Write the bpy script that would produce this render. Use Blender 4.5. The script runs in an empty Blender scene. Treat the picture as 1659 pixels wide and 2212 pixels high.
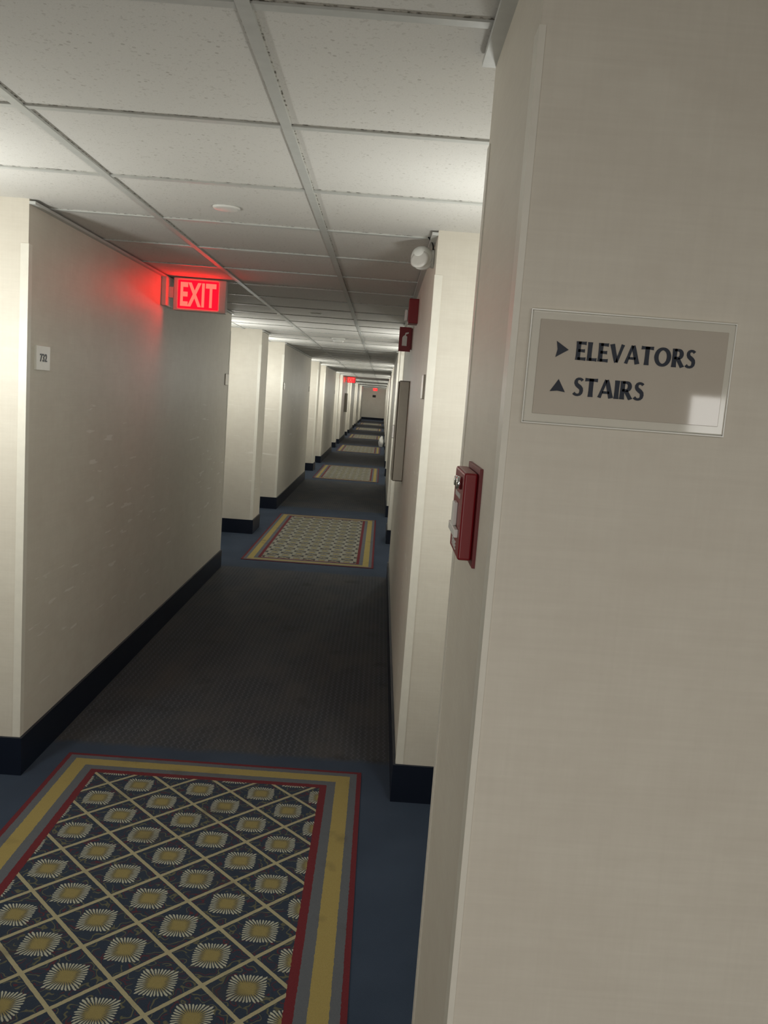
import bpy, bmesh, math, random
from mathutils import Vector, Matrix, noise
random.seed(4)
scene=bpy.context.scene
scene.view_settings.view_transform='Standard'
scene.view_settings.look='None'
H=2.1544; XL=-1.303; XR=0.1543; PER=7.93; YEND=58.3
AD=0.55           # alcove depth

# ------------------------------------------------------------ material tools
class NT:
    def __init__(s,name,rough=.6,spec=.3,metal=0.0):
        s.m=bpy.data.materials.new(name); s.m.use_nodes=True
        s.t=s.m.node_tree; s.b=s.t.nodes['Principled BSDF']
        s.b.inputs['Roughness'].default_value=rough
        s.b.inputs['Specular IOR Level'].default_value=spec
        s.b.inputs['Metallic'].default_value=metal
    def n(s,typ,**kw):
        x=s.t.nodes.new(typ)
        for k,v in kw.items(): setattr(x,k,v)
        return x
    def put(s,sock,v):
        if hasattr(v,'is_output'): s.t.links.new(v,sock)
        else: sock.default_value=v
    def M(s,op,a,b=0.0,c=0.0,clamp=False):
        x=s.n('ShaderNodeMath',operation=op,use_clamp=clamp)
        s.put(x.inputs[0],a); s.put(x.inputs[1],b); s.put(x.inputs[2],c)
        return x.outputs[0]
    def mix(s,f,a,b):
        x=s.n('ShaderNodeMix',data_type='RGBA')
        s.put(x.inputs[0],f)
        s.put(x.inputs[6],a if hasattr(a,'is_output') else (*a,1))
        s.put(x.inputs[7],b if hasattr(b,'is_output') else (*b,1))
        return x.outputs[2]
    def coord(s,kind='pos',scale=(1,1,1)):
        if kind=='pos': o=s.n('ShaderNodeNewGeometry').outputs['Position']
        else: o=s.n('ShaderNodeTexCoord').outputs['Object']
        if scale!=(1,1,1):
            mp=s.n('ShaderNodeMapping'); mp.inputs['Scale'].default_value=scale
            s.t.links.new(o,mp.inputs['Vector']); o=mp.outputs[0]
        return o
    def noise(s,vec,scale,detail=2,rough=.5):
        x=s.n('ShaderNodeTexNoise'); s.put(x.inputs['Vector'],vec)
        x.inputs['Scale'].default_value=scale; x.inputs['Detail'].default_value=detail; x.inputs['Roughness'].default_value=rough
        return x.outputs['Fac']
    def ramp(s,v,lo,hi):
        x=s.n('ShaderNodeMapRange'); s.put(x.inputs[0],v); x.inputs[1].default_value=lo; x.inputs[2].default_value=hi
        return x.outputs[0]
    def xyz(s,v):
        x=s.n('ShaderNodeSeparateXYZ'); s.t.links.new(v,x.inputs[0]); return x.outputs
    def col(s,c): s.put(s.b.inputs['Base Color'],c if hasattr(c,'is_output') else (*c,1))
    def bump(s,h,strength=.3,dist=.002):
        x=s.n('ShaderNodeBump'); x.inputs['Strength'].default_value=strength; x.inputs['Distance'].default_value=dist
        s.put(x.inputs['Height'],h); s.t.links.new(x.outputs[0],s.b.inputs['Normal'])
    def sheen(s,w):
        s.b.inputs['Sheen Weight'].default_value=w; s.b.inputs['Sheen Roughness'].default_value=.5

def flat(name,c,rough=.5,spec=.4,metal=0.0):
    t=NT(name,rough,spec,metal)
    f=t.noise(t.coord('obj'),35,3)
    t.col(t.mix(f,tuple(x*.92 for x in c),tuple(min(1,x*1.06) for x in c)))
    return t.m
def emis(name,c,s):
    t=NT(name,.4,.3); t.col((c[0]*.5,c[1],c[2]))
    t.b.inputs['Emission Color'].default_value=(*c,1); t.b.inputs['Emission Strength'].default_value=s
    return t.m

def wallmat():
    t=NT('vinyl_wallcovering',.5,.3)
    h1=t.noise(t.coord('pos',(5,5,170)),1.0,3,.6)     # horizontal threads
    h2=t.noise(t.coord('pos',(170,170,4)),1.0,3,.6)   # vertical threads
    w=t.M('ADD',t.M('MULTIPLY',h1,.6),t.M('MULTIPLY',h2,.4))
    big=t.noise(t.coord('pos'),2.2,4,.6)
    c=t.mix(t.ramp(w,.3,.7),(.64,.605,.53),(.69,.655,.575))
    cloud=t.noise(t.coord('pos',(1,1,1.6)),11,4,.65)
    c=t.mix(t.M('MULTIPLY',t.ramp(cloud,.4,.7),.24),c,(.53,.48,.41))
    c=t.mix(t.M('MULTIPLY',t.ramp(big,.35,.75),.38),c,(.54,.49,.42))
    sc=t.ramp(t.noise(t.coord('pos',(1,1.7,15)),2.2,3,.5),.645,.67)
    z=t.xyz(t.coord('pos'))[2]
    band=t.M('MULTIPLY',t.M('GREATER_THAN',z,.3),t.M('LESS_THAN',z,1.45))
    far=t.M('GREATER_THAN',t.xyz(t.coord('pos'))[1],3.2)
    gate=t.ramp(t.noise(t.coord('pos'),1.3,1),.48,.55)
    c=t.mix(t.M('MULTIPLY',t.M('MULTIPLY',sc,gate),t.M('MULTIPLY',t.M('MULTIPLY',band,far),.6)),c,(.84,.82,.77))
    t.col(c); t.bump(w,.06,.001)
    return t.m
def ceilmat():
    t=NT('mineral_fibre_tile',.95,.1)
    v=t.coord('pos')
    fine=t.noise(v,260,3,.7)
    sp=t.n('ShaderNodeTexVoronoi'); sp.inputs['Scale'].default_value=46; t.put(sp.inputs['Vector'],v)
    gate=t.ramp(t.noise(v,9,2),.5,.62)
    holes=t.M('MULTIPLY',t.M('LESS_THAN',sp.outputs['Distance'],.18),gate)
    fl=t.M('MULTIPLY',t.M('GREATER_THAN',t.noise(v,120,1),.67),.5)
    c=t.mix(fine,(.60,.59,.565),(.72,.71,.68))
    c=t.mix(t.M('MULTIPLY',t.M('MAXIMUM',holes,fl),.5),c,(.30,.28,.25))
    big=t.noise(v,1.6,3)
    c=t.mix(t.M('MULTIPLY',big,.2),c,(.55,.52,.48))
    t.col(c); t.bump(fine,.3,.002)
    return t.m
def gridmat():
    t=NT('ceiling_grid_metal',.45,.4); f=t.noise(t.coord('pos'),30,3)
    t.col(t.mix(f,(.47,.48,.46),(.57,.58,.56))); return t.m
def gapmat():
    t=NT('tile_edge_gap',.9,.1); f=t.noise(t.coord('pos'),70,3)
    t.col(t.mix(t.ramp(f,.5,.64),(.60,.585,.55),(.16,.15,.13))); return t.m

def floormat():
    t=NT('broadloom_carpet',.95,.08)
    v=t.coord('pos'); X,Y,Z=t.xyz(v)
    fine=t.noise(v,420,3,.7); mid=t.noise(v,3,3); lum=t.noise(t.coord('pos',(2.6,1.2,1)),1.6,4,.6)
    blue=t.mix(fine,(.014,.024,.044),(.038,.056,.090))
    blue=t.mix(t.M('MULTIPLY',t.ramp(mid,.4,.8),.3),blue,(.06,.085,.13))
    # dark runner between the door bays, small zigzag ribs
    zz=t.M('ABSOLUTE',t.M('SUBTRACT',t.M('FRACT',t.M('MULTIPLY',Y,22.0)),.5))
    ph=t.M('ADD',t.M('MULTIPLY',X,36.0),t.M('MULTIPLY',zz,.9))
    rib=t.M('ABSOLUTE',t.M('SUBTRACT',t.M('FRACT',ph),.5))
    ribm=t.M('LESS_THAN',rib,.13)
    dk=t.mix(fine,(.019,.021,.027),(.047,.051,.061))
    dk=t.mix(t.M('MULTIPLY',ribm,.55),dk,(.085,.089,.102))
    dk=t.mix(t.M('MULTIPLY',t.ramp(lum,.42,.68),.55),dk,(.072,.066,.062))
    dk=t.mix(t.M('MULTIPLY',t.ramp(t.noise(v,4.5,2),.62,.75),.5),dk,(.016,.016,.018))
    yy=t.M('MODULO',t.M('ADD',t.M('SUBTRACT',Y,3.44),t.M('MULTIPLY',t.M('SUBTRACT',t.noise(v,12,2),.5),.06)),PER)
    first=t.M('GREATER_THAN',Y,3.3)
    m=t.M('MULTIPLY',t.M('MULTIPLY',t.ramp(yy,0.0,.05),t.ramp(yy,3.86,3.80)),first)
    t.col(t.mix(m,blue,dk)); t.bump(fine,.5,.003); t.sheen(.08)
    return t.m

def rugmat(name,hw,hl,x0,y0,bs=.205,hs=.10,pale=(.36,.36,.29),rf=34.0):
    t=NT(name,.95,.08)
    v=t.coord('obj'); X,Y,Z=t.xyz(v)
    fine=t.noise(v,420,3,.7)
    dx=t.M('SUBTRACT',hw,t.M('ABSOLUTE',X)); dy=t.M('SUBTRACT',hl,t.M('ABSOLUTE',Y))
    d=t.M('MINIMUM',dx,dy)
    d=t.M('ADD',d,t.M('MULTIPLY',t.M('SUBTRACT',t.noise(v,90,1),.5),.005))
    U=t.M('DIVIDE',t.M('SUBTRACT',X,x0),.235); V=t.M('DIVIDE',t.M('SUBTRACT',Y,y0),.240)
    p=t.M('ADD',U,V); q=t.M('SUBTRACT',U,V)
    pp=t.M('SUBTRACT',p,t.M('ROUND',p)); qq=t.M('SUBTRACT',q,t.M('ROUND',q))
    edge=t.M('MAXIMUM',t.M('ABSOLUTE',pp),t.M('ABSOLUTE',qq))       # .5 at lattice
    lu=t.M('MULTIPLY',t.M('ADD',pp,qq),.5); lv=t.M('MULTIPLY',t.M('SUBTRACT',pp,qq),.5)
    sq=t.M('MAXIMUM',t.M('ABSOLUTE',lu),t.M('ABSOLUTE',lv))
    rr=t.M('SQRT',t.M('ADD',t.M('MULTIPLY',lu,lu),t.M('MULTIPLY',lv,lv)))
    sqr=t.M('ADD',t.M('MULTIPLY',sq,.75),t.M('MULTIPLY',rr,.25))
    nz=t.M('SUBTRACT',t.noise(v,85,2),.5)
    ang=t.M('ADD',t.M('ARCTAN2',lv,lu),t.M('MULTIPLY',nz,.10))
    rays=t.M('SINE',t.M('MULTIPLY',ang,rf))
    wob=t.M('MULTIPLY',nz,.05)
    c=t.mix(fine,(.012,.019,.034),(.034,.047,.070))
    # thin gold and red scroll work around the motif
    ringn=t.noise(v,26,1,.4)
    rng=t.M('MULTIPLY',t.M('GREATER_THAN',edge,.30),t.M('LESS_THAN',edge,.45))
    c=t.mix(t.M('MULTIPLY',rng,t.M('MULTIPLY',t.ramp(t.M('ABSOLUTE',t.M('SUBTRACT',ringn,.47)),.026,.012),.7)),c,(.13,.12,.06))
    c=t.mix(t.M('MULTIPLY',rng,t.M('MULTIPLY',t.ramp(t.M('ABSOLUTE',t.M('SUBTRACT',ringn,.58)),.020,.012),.7)),c,(.10,.018,.022))
    # pale starburst of fine rays, gold heart fraying into them
    s1=t.M('ADD',sqr,wob)
    inb=t.M('LESS_THAN',s1,t.M('ADD',bs,t.M('MULTIPLY',rays,.012)))
    c=t.mix(inb,c,(.030,.038,.046))
    c=t.mix(t.M('MULTIPLY',inb,t.ramp(rays,-.55,.25)),c,pale)
    heart=t.ramp(t.M('SUBTRACT',s1,t.M('MULTIPLY',rays,.03)),hs+.03,hs)
    c=t.mix(heart,c,t.mix(fine,(.15,.12,.045),(.28,.23,.095)))
    # lattice
    ln=t.M('GREATER_THAN',edge,t.M('ADD',.464,t.M('MULTIPLY',wob,.3)))
    c=t.mix(ln,c,t.mix(fine,(.23,.205,.12),(.38,.345,.22)))
    red=t.mix(fine,(.075,.010,.014),(.16,.024,.030)); grey=t.mix(fine,(.065,.070,.080),(.12,.13,.145))
    gold=t.mix(fine,(.19,.145,.045),(.36,.285,.105))
    for lim,cc in ((.162,red),(.135,grey),(.101,gold),(.046,grey),(.018,red)):
        c=t.mix(t.M('LESS_THAN',d,lim),c,cc)
    st=t.ramp(t.noise(v,5,3),.60,.72)
    c=t.mix(t.M('MULTIPLY',st,.4),c,(.05,.04,.03))
    t.col(c); t.bump(fine,.5,.003); t.sheen(.05)
    return t.m

M_wall=wallmat(); M_ceil=ceilmat(); M_grid=gridmat(); M_gap=gapmat(); M_floor=floormat()
M_base=flat('navy_rubber_base',(.006,.010,.022),.4,.35)
M_guard=flat('ivory_vinyl_guard',(.72,.695,.62),.4,.4)
M_white=flat('white_plastic',(.75,.75,.72),.4,.5)
M_house=flat('exit_housing_white',(.62,.60,.57),.35,.5)
M_red=flat('red_enamel',(.22,.008,.014),.35,.5)
M_redd=flat('dark_red_plate',(.15,.008,.012),.4,.5)
M_steel=flat('brushed_steel',(.27,.25,.215),.35,.5,1.0)
M_chrome=flat('chrome',(.7,.7,.7),.15,.5,1.0)
M_navy=flat('navy_lettering',(.006,.012,.028),.4,.3)
M_black=flat('black_rubber',(.01,.01,.01),.5,.4)
M_plq=flat('plaque_cream',(.70,.68,.62),.35,.5)
M_door=flat('door_paint',(.30,.27,.22),.45,.4)
M_redw=emis('exit_red_panel',(1,.0006,.004),7)
M_redl=emis('exit_red_letter',(1,.016,.011),13)

# ------------------------------------------------------------ mesh tools
def link(o): scene.collection.objects.link(o); return o
def meshobj(name,verts,faces,mats,mi=None,loc=(0,0,0),smooth=False):
    me=bpy.data.meshes.new(name); me.from_pydata(verts,[],faces)
    for m in (mats if isinstance(mats,(list,tuple)) else [mats]): me.materials.append(m)
    if mi: 
        for p,i in zip(me.polygons,mi): p.material_index=i
    if smooth:
        for p in me.polygons: p.use_smooth=True
    me.update(); o=bpy.data.objects.new(name,me); o.location=loc
    return link(o)
def bx(x0,x1,y0,y1,z0,z1):
    v=[(x0,y0,z0),(x1,y0,z0),(x1,y1,z0),(x0,y1,z0),(x0,y0,z1),(x1,y0,z1),(x1,y1,z1),(x0,y1,z1)]
    f=[(0,3,2,1),(4,5,6,7),(0,1,5,4),(1,2,6,5),(2,3,7,6),(3,0,4,7)]
    return v,f
def boxes(name,bl,mats,struct=False,mi=None,bevel=0,origin=None):
    """bl: list of boxes; origin: subtract from coords, place object there"""
    V=[];F=[];I=[]
    ox,oy,oz=origin or (0,0,0)
    for k,b in enumerate(bl):
        v,f=bx(*b); n=len(V)
        V+=[(a-ox,c-oy,d-oz) for a,c,d in v]; F+=[tuple(i+n for i in q) for q in f]; I+=[mi[k] if mi else 0]*6
    o=meshobj(name,V,F,mats,I,(ox,oy,oz))
    if bevel:
        m=o.modifiers.new('bevel','BEVEL'); m.width=bevel; m.segments=3; m.limit_method='ANGLE'
        for p in o.data.polygons: p.use_smooth=True
        m.harden_normals=True
    if struct: o['kind']='structure'
    return o
def thing(o,label,cat,group=None):
    o['label']=label; o['category']=cat
    if group: o['group']=group
    return o
def child(o,p,label=None):
    o.parent=p; o.matrix_parent_inverse=Matrix.Translation(-Vector(p.location))
    if label: o['label']=label
    return o
def empty(name,loc):
    e=bpy.data.objects.new(name,None); e.empty_display_size=.05; e.location=loc; return link(e)
def lathe(name,prof,mat,loc,n=40,axis='Z'):
    V=[];F=[]
    for r,z in prof:
        for i in range(n):
            a=2*math.pi*i/n; V.append((r*math.cos(a),r*math.sin(a),z))
    for k in range(len(prof)-1):
        for i in range(n):
            j=(i+1)%n; F.append((k*n+i,k*n+j,(k+1)*n+j,(k+1)*n+i))
    F.append(tuple(range(n))[::-1]); F.append(tuple((len(prof)-1)*n+i for i in range(n)))
    if axis=='X': V=[(z,x,y) for x,y,z in V]
    if axis=='Y': V=[(y,z,x) for x,y,z in V]
    o=meshobj(name,V,F,mat,None,loc)
    for p in o.data.polygons: p.use_smooth=len(p.vertices)==4
    return o
def prism(name,pts,depth,mat,loc,mat3):
    """2D polygon extruded, local xy mapped by mat3"""
    n=len(pts); V=[(x,y,0) for x,y in pts]+[(x,y,depth) for x,y in pts]
    F=[tuple(range(n))[::-1],tuple(range(n,2*n))]+[(i,(i+1)%n,n+(i+1)%n,n+i) for i in range(n)]
    V=[tuple(mat3@Vector(v)) for v in V]
    return meshobj(name,V,F,mat,None,loc)
FACE_CAM=Matrix(((1,0,0),(0,0,-1),(0,1,0)))          # local x->X, y->Z, depth->-Y
FACE_PX=Matrix(((0,0,1),(1,0,0),(0,1,0)))            # normal +X (local x -> +Y)
FACE_NX=Matrix(((0,0,-1),(-1,0,0),(0,1,0)))          # normal -X (local x -> -Y)
def text(name,s,w,h,depth,mat,loc,m3,bold=.02,shear=0):
    """text mesh fitted to w x h, its lower-left corner at loc"""
    cu=bpy.data.curves.new('txt','FONT'); cu.body=s; cu.size=1; cu.extrude=.05; cu.offset=bold; cu.resolution_u=6
    cu.space_character=1.0+bold*3
    to=bpy.data.objects.new('txt',cu); link(to)
    bpy.context.view_layer.update()
    dg=bpy.context.evaluated_depsgraph_get()
    me=bpy.data.meshes.new_from_object(to.evaluated_get(dg))
    bpy.data.objects.remove(to)
    xs=[v.co.x for v in me.vertices]; ys=[v.co.y for v in me.vertices]; zs=[v.co.z for v in me.vertices]
    a,b,c,d,e,f=min(xs),max(xs),min(ys),max(ys),min(zs),max(zs)
    for v in me.vertices:
        q=Vector(((v.co.x-a)/(b-a)*w,(v.co.y-c)/(d-c)*h,(v.co.z-e)/(f-e)*depth)); v.co=m3@q
    me.materials.clear(); me.materials.append(mat); me.name=name
    o=bpy.data.objects.new(name,me); o.location=loc; return link(o)

# flared humanist capitals drawn as strokes: (points, widths)
def bar(x0,y0,x1,y1,w,f0=1.25,f1=1.25):
    n=6; P=[];W=[]
    for i in range(n+1):
        u=i/n; P.append((x0+(x1-x0)*u,y0+(y1-y0)*u)); 
        k=abs(2*u-1)**3; W.append(w*(1+(f0-1)*k if u<.5 else 1+(f1-1)*k))
    return P,W
def arc(cx,cy,rx,ry,a0,a1,wt,wn,n=18):
    P=[];W=[]
    for i in range(n+1):
        a=math.radians(a0+(a1-a0)*i/n); P.append((cx+rx*math.cos(a),cy+ry*math.sin(a))); W.append(wn+(wt-wn)*abs(math.cos(a))**1.3)
    return P,W
K=.24; T_=.15
GL={
 'E':(.58,[bar(.12,0,.12,1,K,1.18,1.18),bar(.1,.925,.55,.925,T_,1,1.3),bar(.1,.51,.49,.51,T_,1,1.25),bar(.1,.075,.57,.075,T_,1,1.3)]),
 'L':(.55,[bar(.12,0,.12,1,K,1.18,1.18),bar(.1,.075,.55,.075,T_,1,1.3)]),
 'V':(.80,[bar(.10,1,.40,0.02,K,1.15,.8),bar(.72,1,.42,0.02,T_+.01,1.25,.9)]),
 'A':(.84,[bar(.08,0,.40,.99,T_+.01,1.25,.9),bar(.74,0,.44,.99,K,1.15,.8),bar(.22,.30,.62,.30,T_*.9,1,1)]),
 'T':(.70,[bar(.35,0,.35,1,K,1.18,1.1),bar(.0,.925,.70,.925,T_,1.3,1.3)]),
 'O':(.96,[arc(.48,.5,.36,.44,0,360,K,T_,48)]),
 'R':(.70,[bar(.12,0,.12,1,K,1.18,1.1),bar(.1,.93,.34,.93,T_*.93,1,1),arc(.34,.715,.175,.215,90,-90,K*.95,T_*.93,20),bar(.1,.50,.34,.50,T_*.93,1,1),bar(.31,.48,.62,0,K*.9,1,1.15)]),
 'I':(.24,[bar(.12,0,.12,1,K,1.18,1.18)]),
 'S':(.56,[([(.48,.85),(.43,.91),(.34,.94),(.25,.935),(.17,.89),(.13,.81),(.13,.71),(.17,.63),(.26,.56),(.36,.49),(.44,.41),(.46,.30),(.44,.18),(.38,.10),(.28,.06),(.18,.065),(.10,.10),(.04,.16)],
   [.16,.14,.135,.14,.16,.185,.20,.21,.225,.225,.21,.20,.185,.15,.135,.135,.15,.17])]),
}
def carved(name,s,w,h,depth,mat,loc,gap=.075):
    V=[];F=[];x=0
    for ch in s:
        adv,strokes=GL[ch]
        for P,W in strokes:
            n0=len(V); n=len(P)
            for i,(px,py) in enumerate(P):
                a=P[max(0,i-1)]; b=P[min(n-1,i+1)]
                if ch=='O' and i in (0,n-1): a,b=P[n-2],P[1]
                tx,ty=b[0]-a[0],b[1]-a[1]; l=math.hypot(tx,ty); nx,ny=-ty/l*W[i]/2,tx/l*W[i]/2
                for sx,sy in ((px+nx,py+ny),(px-nx,py-ny)):
                    V.append([x+sx,min(1.02,max(-.02,sy)),0]); V.append([x+sx,min(1.02,max(-.02,sy)),1])
            for i in range(n-1):
                a=n0+4*i; b=a+4
                F+=[(a+1,b+1,b+3,a+3),(a,a+2,b+2,b),(a,b,b+1,a+1),(a+2,a+3,b+3,b+2)]
            a=n0; F.append((a,a+1,a+3,a+2)); a=n0+4*(n-1); F.append((a,a+2,a+3,a+1))
        x+=adv+gap
    W_=x-gap
    V=[tuple(FACE_CAM@Vector((p[0]/W_*w,p[1]*h,p[2]*depth))) for p in V]
    return meshobj(name,V,F,mat,None,loc)

# ------------------------------------------------------------ room shell
o=boxes('floor',[(-2.3,3.0,-3.2,YEND+.2,-.1,0)],M_floor,True)
# ceiling with its tee grid in one mesh
S=.6143; XM=-.267; Y0=1.4469
bl=[(-2.3,3.0,-3.2,YEND+.2,H,H+.1)]; mi=[0]
k=-7
ys=[]
while Y0+k*S<YEND:
    ys.append(Y0+k*S); k+=1
xs=[XM+i*S for i in range(-3,6)]
for x in xs:
    if -2.25<x<2.95:
        bl.append((x-.012,x+.012,-3.1,YEND,H-.007,H)); mi.append(1)
        bl.append((x-.0155,x-.012,-3.1,YEND,H-.0008,H)); mi.append(2)
        bl.append((x+.012,x+.0155,-3.1,YEND,H-.0008,H)); mi.append(2)
for y in ys:
    x0,x1=(-2.2,2.9) if y<1 else (XL-AD,XR+AD)
    bl.append((x0,x1,y-.0115,y+.0115,H-.005,H)); mi.append(1)
    bl.append((x0,x1,y-.0165,y-.0115,H-.0008,H)); mi.append(2)
o=boxes('ceiling',bl,[M_ceil,M_grid,M_gap],True,mi)

segs=[]; pill=[]
for k in range(7): segs.append((3.134+k*PER,7.206+k*PER))
for k in range(1,7): pill.append((1.0737+k*PER,1.577+k*PER))
tn=[0]
def trim(bl,mat,**kw):
    tn[0]+=1; return boxes('trim_%d'%tn[0],bl,mat,True,**kw)
def guard(side,y,sgn,w2=.027,w1=.030):
    """corner guard on the corner at depth y; sgn=-1: corner faces the camera, +1 far corner"""
    x=XL if side=='left' else XR; s=1 if side=='left' else -1   # s: direction out of wall
    t=.0022; z0,z1=.151,2.0
    a=[x,x+s*t]; leg1=(min(a),max(a),min(y,y-sgn*w1),max(y,y-sgn*w1),z0,z1)
    b=[x+s*t,x-s*w2]; leg2=(min(b),max(b),min(y,y+sgn*t),max(y,y+sgn*t),z0,z1)
    trim([leg1,leg2],M_guard)
for side in ('left','right'):
    x=XL if side=='left' else XR; s=1 if side=='left' else -1
    for (a,b) in segs+pill:
        xb=[x,x-s*AD]
        boxes('wall_'+side,[(min(xb),max(xb),a,b,0,H)],M_wall,True)
        t=.012; e=.001
        X0=x+s*t; bb=[]
        q=[x+s*e,X0]; bb.append((min(q),max(q),a-t,b+t,0,.15))
        q=[x+s*e,x-s*AD]; bb.append((min(q),max(q),a-t,a-e,0,.15)); bb.append((min(q),max(q),b+e,b+t,0,.15))
        boxes('baseboard_'+side,bb,M_base,True)
        if a<28:
            guard(side,a,-1)
            if a<16: guard(side,b,1)
        q=[x,x+s*.022]; trim([(min(q),max(q),a,b,H-.018,H-.0075)],M_grid)
    xw=[x-s*AD,x-s*(AD+.1)]
    boxes('wall_'+side,[(min(xw),max(xw),1.58,YEND,0,H)],M_wall,True)
boxes('wall_far',[(XL-AD,XR+AD,YEND,YEND+.1,0,H)],M_wall,True)
boxes('baseboard_far',[(XL-AD,XR+AD,YEND-.012,YEND-.001,0,.15)],M_base,True)
# sign wall / pier beside the camera and the lobby behind it
boxes('wall_right',[(XR,2.7,1.0737,1.577,0,H)],M_wall,True)
boxes('baseboard_right',[(XR+.001,2.7,1.0617,1.0727,0,.15),(XR-.012,XR-.001,1.0617,1.589,0,.15)],M_base,True)
boxes('wall_left',[(XL-AD,XL,1.0737,1.577,0,H)],M_wall,True)
boxes('wall_left',[(XL-AD,XL-.55,-3,1.0737,0,H)],M_wall,True)
boxes('wall_lobby',[(2.7,2.8,-3.0,1.577,0,H)],M_wall,True)
boxes('wall_back',[(XL-AD,1.80,-3.1,-3.0,0,H),(1.80,2.7,-3.1,-3.0,0,.8),(1.80,2.7,-3.1,-3.0,2.0,H),(2.55,2.7,-3.1,-3.0,.8,2.0)],M_wall,True)
guard('right',1.0737,-1,.006,.034); guard('right',1.577,1)
trim([(XR-.024,XR,1.0737,1.577+.004,H-.018,H-.0075)],M_grid)
# lobby window placed for the sign's reflection; roller shade added to dim its top
t=NT('window_daylight',.3,.3); t.b.inputs['Emission Color'].default_value=(1,.98,.93,1); t.b.inputs['Emission Strength'].default_value=4.0
M_shade=flat('added_shade',(.5,.46,.4),.8,.2)
w=boxes('window_1',[(1.80,2.55,-3.06,-3.05,.8,2.0),(1.80,1.84,-3.05,-2.99,.8,2.0),(2.51,2.55,-3.05,-2.99,.8,2.0),(1.84,2.51,-3.05,-2.99,.8,.84),(1.84,2.51,-3.05,-2.99,1.96,2.0),(1.84,2.51,-3.04,-3.03,1.70,1.96)],[t.m,M_guard,M_shade],True,[0,1,1,1,1,2])
# bay doors on the alcove back walls
dn=0
for ya,yb in ((1.9,2.75),(7.7,8.55),(9.9,10.72)):
    for side in ('left','right'):
        dn+=1; x=(XL-AD) if side=='left' else (XR+AD); s=1 if side=='left' else -1
        def r(a,b): return (min(x+s*a,x+s*b),max(x+s*a,x+s*b))
        bl=[(*r(0,.012),ya,yb,0.005,2.0),(*r(0,.03),ya-.05,ya,0,2.05),(*r(0,.03),yb,yb+.05,0,2.05),(*r(0,.03),ya,yb,2.0,2.05),
            (*r(.012,.055),yb-.10,yb-.08,.96,.98),(*r(.045,.058),yb-.21,yb-.08,.96,.98)]
        boxes('door_%d'%dn,bl,[M_door,M_guard,M_chrome],True,[0,1,1,1,2,2])

# ------------------------------------------------------------ carpets with pattern
HW=.605
RC=-.580
def rug(yc,hl,mat,me=None):
    if me is None:
        o=boxes('carpet_inlay',[(RC-HW,RC+HW,yc-hl,yc+hl,0,.004)],mat,origin=(RC,yc,0))
    else:
        o=bpy.data.objects.new('carpet_inlay',me); o.location=(RC,yc,0); link(o)
    thing(o,'navy carpet inlay, gold diamond lattice, red grey and gold border','carpet','carpet inlays along the corridor')
    return o
r1=rug(1.375,1.975,rugmat('rug_long',HW,1.975,-.475-RC,2.265-1.375))
RM=rugmat('rug_short',HW,1.527,0,0,.26,.10,(.38,.37,.30),30.0)  # larger pale bursts paint the pile sheen into the farther inlays
r2=rug(9.134,1.527,RM)
for k in range(2,7): rug(9.134+PER*(k-1),1.527,None,r2.data)

# ------------------------------------------------------------ directional sign
ys_=1.0737
sg=empty('direction_sign',(.302,ys_,1.534))
thing(sg,'clear acrylic wall sign with navy lettering and arrows on pale insert','sign')
t=NT('clear_acrylic',.06,.8); f=t.noise(t.coord('pos'),14,2); t.col(t.mix(f,(.60,.58,.51),(.69,.67,.60))); M_acr=t.m
t=NT('sign_insert',.04,1.0); 
f=t.noise(t.coord('pos'),8,2); t.col(t.mix(f,(.47,.425,.365),(.51,.465,.405))); M_ins=t.m
t=NT('acrylic_edge',.2,.6); t.col((.82,.82,.77)); M_edge=t.m
def sgn_box(n,b,m,bev=0,lab=None): 
    o=boxes(n,b,m,bevel=bev,origin=((b[0][0]+b[0][1])/2,b[0][3],b[0][4])); return child(o,sg,lab)
sgn_box('mounting_plate',[(.176,.428,ys_-.007,ys_,1.534,1.671)],M_acr,.0022,'clear backing plate with polished edge')
sgn_box('sign_insert',[(.1865,.4195,ys_-.0084,ys_-.0070,1.545,1.6605)],M_ins,.0005,'pale taupe glossy insert')
e=.0013
sgn_box('edge_frame',[(.176,.428,ys_-.0060,ys_,1.671,1.671+e),(.176,.428,ys_-.0060,ys_,1.534-e,1.534),
  (.176-e,.176,ys_-.0060,ys_,1.534-e,1.671+e),(.428,.428+e,ys_-.0060,ys_,1.534-e,1.671+e)],M_edge,0,'bright polished acrylic edge')
yt=ys_-.0085
child(carved('lettering','ELEVATORS',.148,.0225,.001,M_navy,(.2335,yt,1.6140)),sg,'navy word ELEVATORS')
child(carved('lettering','STAIRS',.088,.0225,.001,M_navy,(.2345,yt,1.5700)),sg,'navy word STAIRS')
child(prism('arrow',[(.0,0),(.0155,.0098),(.0,.0195),(.0018,.0098)],.001,M_navy,(.2085,yt,1.6155),FACE_CAM),sg,'navy arrowhead pointing right')
child(prism('arrow',[(0,0),(.0095,.0012),(.019,0),(.0098,.0155)],.001,M_navy,(.2055,yt,1.5735),FACE_CAM),sg,'navy arrowhead pointing up')

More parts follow.
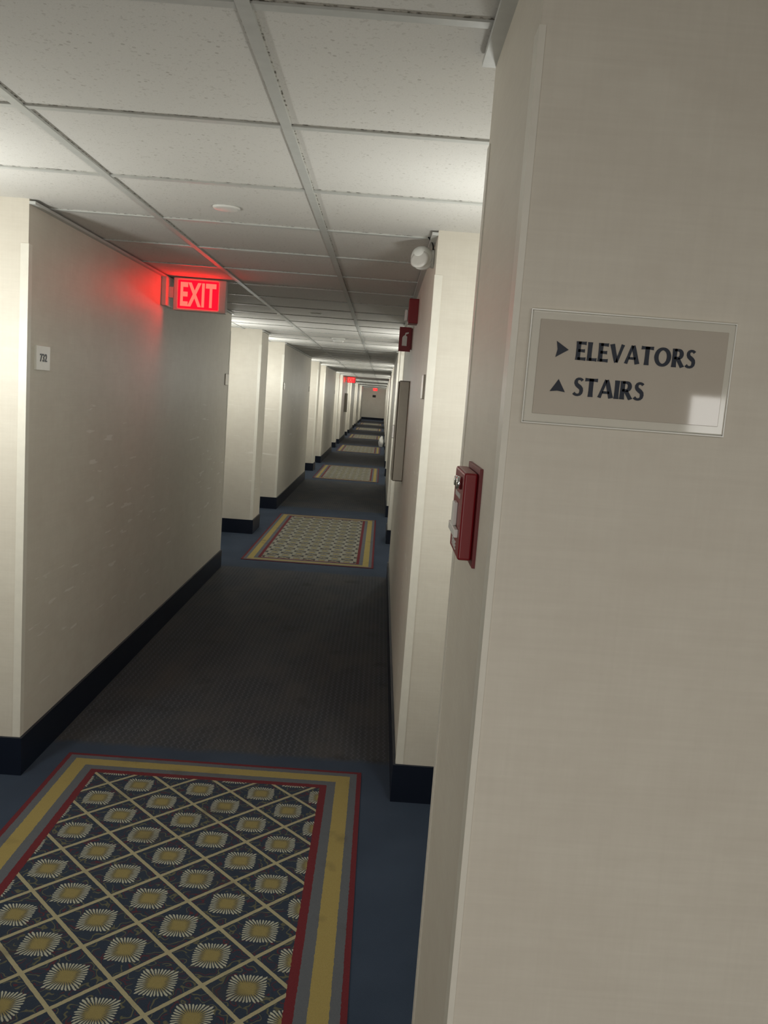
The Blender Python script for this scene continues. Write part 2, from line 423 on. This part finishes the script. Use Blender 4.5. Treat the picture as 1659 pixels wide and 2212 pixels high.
# ------------------------------------------------------------ fire pull station
E_=.002
ps=empty('fire_alarm_pull_station',(XR,1.32,1.31))
thing(ps,'red fire alarm pull station mounted on the ivory pier','fire alarm')
child(boxes('backplate',[(XR-.005,XR+E_,1.238,1.402,1.309,1.457)],M_redd,bevel=.001,origin=(XR,1.32,1.309)),ps,'thin dark red backplate')
child(boxes('body',[(XR-.026,XR-.005,1.252,1.392,1.317,1.449)],M_red,bevel=.004,origin=(XR,1.32,1.317)),ps)
child(boxes('handle',[(XR-.0325,XR-.026,1.270,1.374,1.348,1.361),(XR-.0325,XR-.026,1.308,1.336,1.361,1.398)],M_white,bevel=.0015,origin=(XR-.03,1.32,1.348)),ps,'white T-shaped pull handle')
child(lathe('key_lock',[(.0001,-.008),(.009,-.008),(.010,-.006),(.010,.0)],M_chrome,(XR-.026,1.282,1.431),24,'X'),ps,'round chrome key lock')
child(lathe('key_lock',[(.0001,-.008),(.007,-.008),(.008,-.006),(.008,.0)],M_chrome,(XR-.026,1.318,1.431),24,'X'),ps,'round chrome key lock')
child(text('lettering','FIRE',.06,.013,.0008,M_white,(XR-.0261,1.352,1.326),FACE_NX,.01),ps,'white word FIRE')
child(text('lettering','PULL DOWN',.07,.008,.0008,M_white,(XR-.0261,1.357,1.406),FACE_NX,.01),ps,'white words PULL DOWN')

# ------------------------------------------------------------ exit signs
def exit_sign(y,lab):
    p=empty('exit_sign',(-1.10,y,1.96)); thing(p,lab,'exit sign','exit signs along the corridor')
    child(boxes('canopy',[(XL,XL+.028,y-.065,y+.085,1.978,2.140)],M_house,bevel=.004,origin=(XL,y,1.98)),p,'white wall canopy')
    child(boxes('neck',[(XL+.028,-1.250,y-.005,y+.03,2.03,2.09)],M_house,origin=(-1.26,y,2.03)),p)
    child(boxes('housing',[(-1.250,-.946,y,y+.05,1.961,2.1462)],M_house,bevel=.006,origin=(-1.1,y,1.961)),p,'white plastic housing')
    child(boxes('face_panel',[(-1.222,-.990,y-.0035,y,1.975,2.134)],M_redw,origin=(-1.1,y,1.975)),p,'glowing red face')
    child(text('lettering','EXIT',.205,.135,.003,M_redl,(-1.208,y-.0036,1.987),FACE_CAM,.03),p,'bright red word EXIT')
    return p
exit_sign(5.02,'lit red exit sign in white housing on wall near ceiling')
exit_sign(28.8,'small distant lit red exit sign on wall')
p=empty('exit_sign',(-.57,YEND-.001,2.0)); thing(p,'lit red exit sign above the end wall plaque','exit sign','exit signs along the corridor')
child(boxes('housing',[(-.72,-.42,YEND-.05,YEND,1.96,2.1462)],M_house,bevel=.005,origin=(-.57,YEND,1.96)),p)
child(boxes('face_panel',[(-.70,-.44,YEND-.0535,YEND-.05,1.975,2.13)],M_redw,origin=(-.57,YEND,1.975)),p)
child(text('lettering','EXIT',.22,.125,.003,M_redl,(-.68,YEND-.054,1.99),FACE_CAM,.012),p)

# ------------------------------------------------------------ room number plaques
def plaque(side,ya,num,lab,dark=False):
    x=XL if side=='left' else XR; s=1 if side=='left' else -1
    p=empty('room_number_plaque',(x,ya+.065,1.555)); thing(p,lab,'room number sign','room number plaques on the corridor walls')
    q=[x-s*E_,x+s*.008]
    child(boxes('plate',[(min(q),max(q),ya,ya+.13,1.556,1.648)],M_plq if not dark else M_steel,bevel=.0015,origin=(x,ya+.065,1.556)),p,'cream square plate' if not dark else 'metal plate')
    if num:
        child(text('lettering',num,.066,.030,.0012,M_navy,(x+s*.0081,ya+.032,1.588),FACE_PX,.02),p,'dark digits '+num)
    return p
plaque('left',3.205,'732','cream room number plaque reading 732')
plaque('left',7.03,None,'small metal room plaque at wall end',True)
plaque('right',3.24,None,'small metal room plaque near wall corner',True)
for k in (1,2):
    plaque('left',3.205+PER*k,None,'small room plaque on corridor wall',True)
    plaque('left',7.03+PER*k,None,'small room plaque on corridor wall',True)

# ------------------------------------------------------------ fire equipment on the right wall
c=empty('extinguisher_cabinet',(XR,5.35,1.05)); thing(c,'brushed steel fire extinguisher cabinet projecting from wall','cabinet')
child(boxes('body',[(XR-.062,XR+E_,5.18,5.55,1.05,1.66)],M_steel,bevel=.006,origin=(XR,5.36,1.05)),c)
child(boxes('door',[(XR-.070,XR-.062,5.185,5.545,1.056,1.654)],M_steel,bevel=.002,origin=(XR,5.36,1.056)),c)
child(boxes('handle',[(XR-.085,XR-.070,5.21,5.225,1.31,1.39)],M_chrome,bevel=.003,origin=(XR-.08,5.22,1.31)),c,'small chrome pull')
c=empty('extinguisher_cabinet',(XL,29.4,1.0)); thing(c,'distant brushed steel fire extinguisher cabinet on wall','cabinet')
child(boxes('body',[(XL-E_,XL+.09,29.2,29.6,.97,1.6)],M_steel,bevel=.006,origin=(XL,29.4,.97)),c)
h=empty('fire_alarm_strobe',(XR,4.71,1.95)); thing(h,'red fire alarm horn with clear strobe lens on wall','fire alarm')
child(boxes('body',[(XR-.052,XR+E_,4.64,4.77,1.955,2.085)],M_red,bevel=.005,origin=(XR,4.7,1.955)),h)
child(boxes('lens',[(XR-.070,XR-.052,4.68,4.73,1.97,2.03)],M_white,bevel=.006,origin=(XR-.06,4.7,1.97)),h,'white strobe lens')
f=empty('extinguisher_sign',(XR,5.40,1.85)); thing(f,'red projecting fire extinguisher sign with white pictogram','sign')
child(boxes('bracket',[(XR-.008,XR,5.39,5.42,1.86,1.99)],M_redd,origin=(XR,5.4,1.86)),f)
child(boxes('panel',[(XR-.082,XR-.008,5.398,5.404,1.845,1.995)],M_red,bevel=.001,origin=(XR-.04,5.4,1.845)),f)
child(prism('pictogram',[(.012,.02),(.012,.07),(.018,.08),(.026,.085),(.03,.1),(.05,.105),(.05,.097),(.034,.09),(.034,.083),(.042,.078),(.042,.02)],.001,M_white,(XR-.074,5.3979,1.86),FACE_CAM),f,'white extinguisher pictogram')
# emergency lamp head
el=empty('emergency_lamp',(XR,3.33,2.09)); thing(el,'white round emergency lamp head with black cable at ceiling','lamp')
child(lathe('mounting_plate',[(.036,0),(.036,-.010),(.028,-.016),(.016,-.018)][::-1],M_white,(XR,3.32,2.085),32,'X'),el)
hd=lathe('lamp_head',[(.0005,-.046),(.020,-.044),(.034,-.036),(.041,-.022),(.0415,-.020),(.039,-.018),(.043,-.006),(.0435,.0),(.041,.002),(.040,.010),(.030,.026),(.018,.034),(.004,.036)],M_white,(XR-.048,3.30,2.085),40,'Z')
hd.rotation_euler=(math.radians(62),math.radians(-22),math.radians(-15)); bpy.context.view_layer.update(); child(hd,el,'ribbed white round lamp head')
ring=lathe('lens_ring',[(.026,-.004),(.034,-.004),(.036,.0),(.034,.006),(.026,.006)],M_house,(XR-.056,3.262,2.069),36,'Z')
ring.rotation_euler=(math.radians(62),math.radians(-22),math.radians(-15)); child(ring,el)
cu=bpy.data.curves.new('cable','CURVE'); cu.dimensions='3D'; cu.bevel_depth=.0028; cu.bevel_resolution=3
sp=cu.splines.new('BEZIER'); pts=[(XR-.006,3.31,2.105),(XR-.012,3.28,2.132),(XR-.030,3.27,2.1535)]
sp.bezier_points.add(2)
for b,q in zip(sp.bezier_points,pts): b.co=q; b.handle_left_type=b.handle_right_type='AUTO'
to=bpy.data.objects.new('c',cu); link(to); bpy.context.view_layer.update()
me=bpy.data.meshes.new_from_object(to.evaluated_get(bpy.context.evaluated_depsgraph_get())); bpy.data.objects.remove(to)
me.materials.clear(); me.materials.append(M_black)
cb=bpy.data.objects.new('cable',me); link(cb); child(cb,el,'black cable')

# ------------------------------------------------------------ ceiling devices
def disc(x,y,r,hh,name,lab,cat):
    o=lathe(name,[(r,0),(r,-hh*.5),(r*.93,-hh*.85),(r*.75,-hh),(.001,-hh)],M_white,(x,y,H),40); 
    return thing(o,lab,cat,'ceiling devices')
disc(-.582,3.02,.047,.008,'sprinkler_cover','flat round white sprinkler cover on ceiling tile','sprinkler')
disc(-.564,6.70,.047,.008,'sprinkler_cover','flat round white sprinkler cover on ceiling tile','sprinkler')
disc(-.564,14.6,.047,.008,'sprinkler_cover','flat round white sprinkler cover on ceiling tile','sprinkler')
sd=empty('smoke_detector',(-.53,9.4,H)); thing(sd,'white round smoke detector on ceiling','smoke detector','ceiling devices')
child(lathe('base',[(.075,0),(.075,-.012),(.068,-.016)],M_white,(-.53,9.4,H),40),sd)
child(lathe('sensor_head',[(.060,-.016),(.058,-.035),(.040,-.050),(.001,-.052)],M_white,(-.53,9.4,H),40),sd)
# end-wall plaque
thing(boxes('wall_plaque',[(-.72,-.50,YEND-.02,YEND,1.52,1.68)],M_black,bevel=.004,origin=(-.6,YEND,1.52)),'small dark plaque on the far end wall','sign')
# laundry bag
bm=bmesh.new(); bmesh.ops.create_icosphere(bm,subdivisions=4,radius=1)
for v in bm.verts:
    n=noise.noise(v.co*1.7)*.25+noise.noise(v.co*5)*.10
    z=v.co.z
    sc=(1+n)*(1-.35*max(0,z))
    v.co=Vector((v.co.x*.085*sc,v.co.y*.13*sc,max(.0,(z*.19*(1+n)+.15))))
me=bpy.data.meshes.new('laundry_bag'); bm.to_mesh(me); bm.free(); me.materials.append(M_white)
for q in me.polygons: q.use_smooth=True
o=bpy.data.objects.new('laundry_bag',me); o.location=(.045,27.0,.0); link(o); thing(o,'crumpled white laundry bag on the floor by the wall','bag')

# ------------------------------------------------------------ lamps
def pt(loc,e,r=.06,c=(.985,1,.95)):
    l=bpy.data.lights.new('bay_light','POINT'); l.energy=e; l.shadow_soft_size=r; l.color=c
    o=bpy.data.objects.new('bay_light',l); o.location=loc; return link(o)
for side in ('left','right'):
    x=XL-.22 if side=='left' else XR+.22
    bays=[(1.577,3.134,1.1 if side=='left' else .72)]
    for k in range(7):
        bays+= [(7.206+k*PER,9.0037+k*PER,.92),(9.507+k*PER,11.064+k*PER,.88)]
    for n_,(a,b,g) in enumerate(bays):
        if (a+b)/2<YEND-.5: pt((x,(a+b)/2+.1,1.68 if n_ else 1.62),18*g)
def area(loc,rot,sx,sy,e,c=(1,.95,.87)):  # unseen fill panels added in the lobby to brighten sign wall and pier
    l=bpy.data.lights.new('lobby_fill','AREA'); l.shape='RECTANGLE'; l.size=sx; l.size_y=sy; l.energy=e; l.color=c
    o=bpy.data.objects.new('lobby_fill',l); o.location=loc; o.rotation_euler=rot; return link(o)
area((.3,-1.5,H-.02),(0,0,0),1.4,.6,38)
area((-.8,-1.6,.9),(math.pi*.60,0,math.radians(-25)),1.0,.8,14)  # low fill from the left, added for the pier side

w=bpy.data.worlds.new('world'); scene.world=w; w.use_nodes=True
w.node_tree.nodes['Background'].inputs[0].default_value=(.8,.78,.7,1); w.node_tree.nodes['Background'].inputs[1].default_value=.05

# ------------------------------------------------------------ camera
cam=bpy.data.cameras.new('camera'); co=bpy.data.objects.new('camera',cam); link(co)
cam.sensor_fit='VERTICAL'; cam.sensor_height=36; cam.lens=1834.27/2212*36; cam.clip_start=.02
P,Yw,R=-.1334,.0111,.0752
F=Vector((math.sin(Yw)*math.cos(P),math.cos(Yw)*math.cos(P),math.sin(P)))
Rt=Vector((math.cos(Yw),-math.sin(Yw),0)); Up=Rt.cross(F)
c_,s_=math.cos(R),math.sin(R)
R2=c_*Rt+s_*Up; U2=c_*Up-s_*Rt
co.matrix_world=Matrix(((R2.x,U2.x,-F.x,0),(R2.y,U2.y,-F.y,0),(R2.z,U2.z,-F.z,1.55),(0,0,0,1)))
scene.camera=co
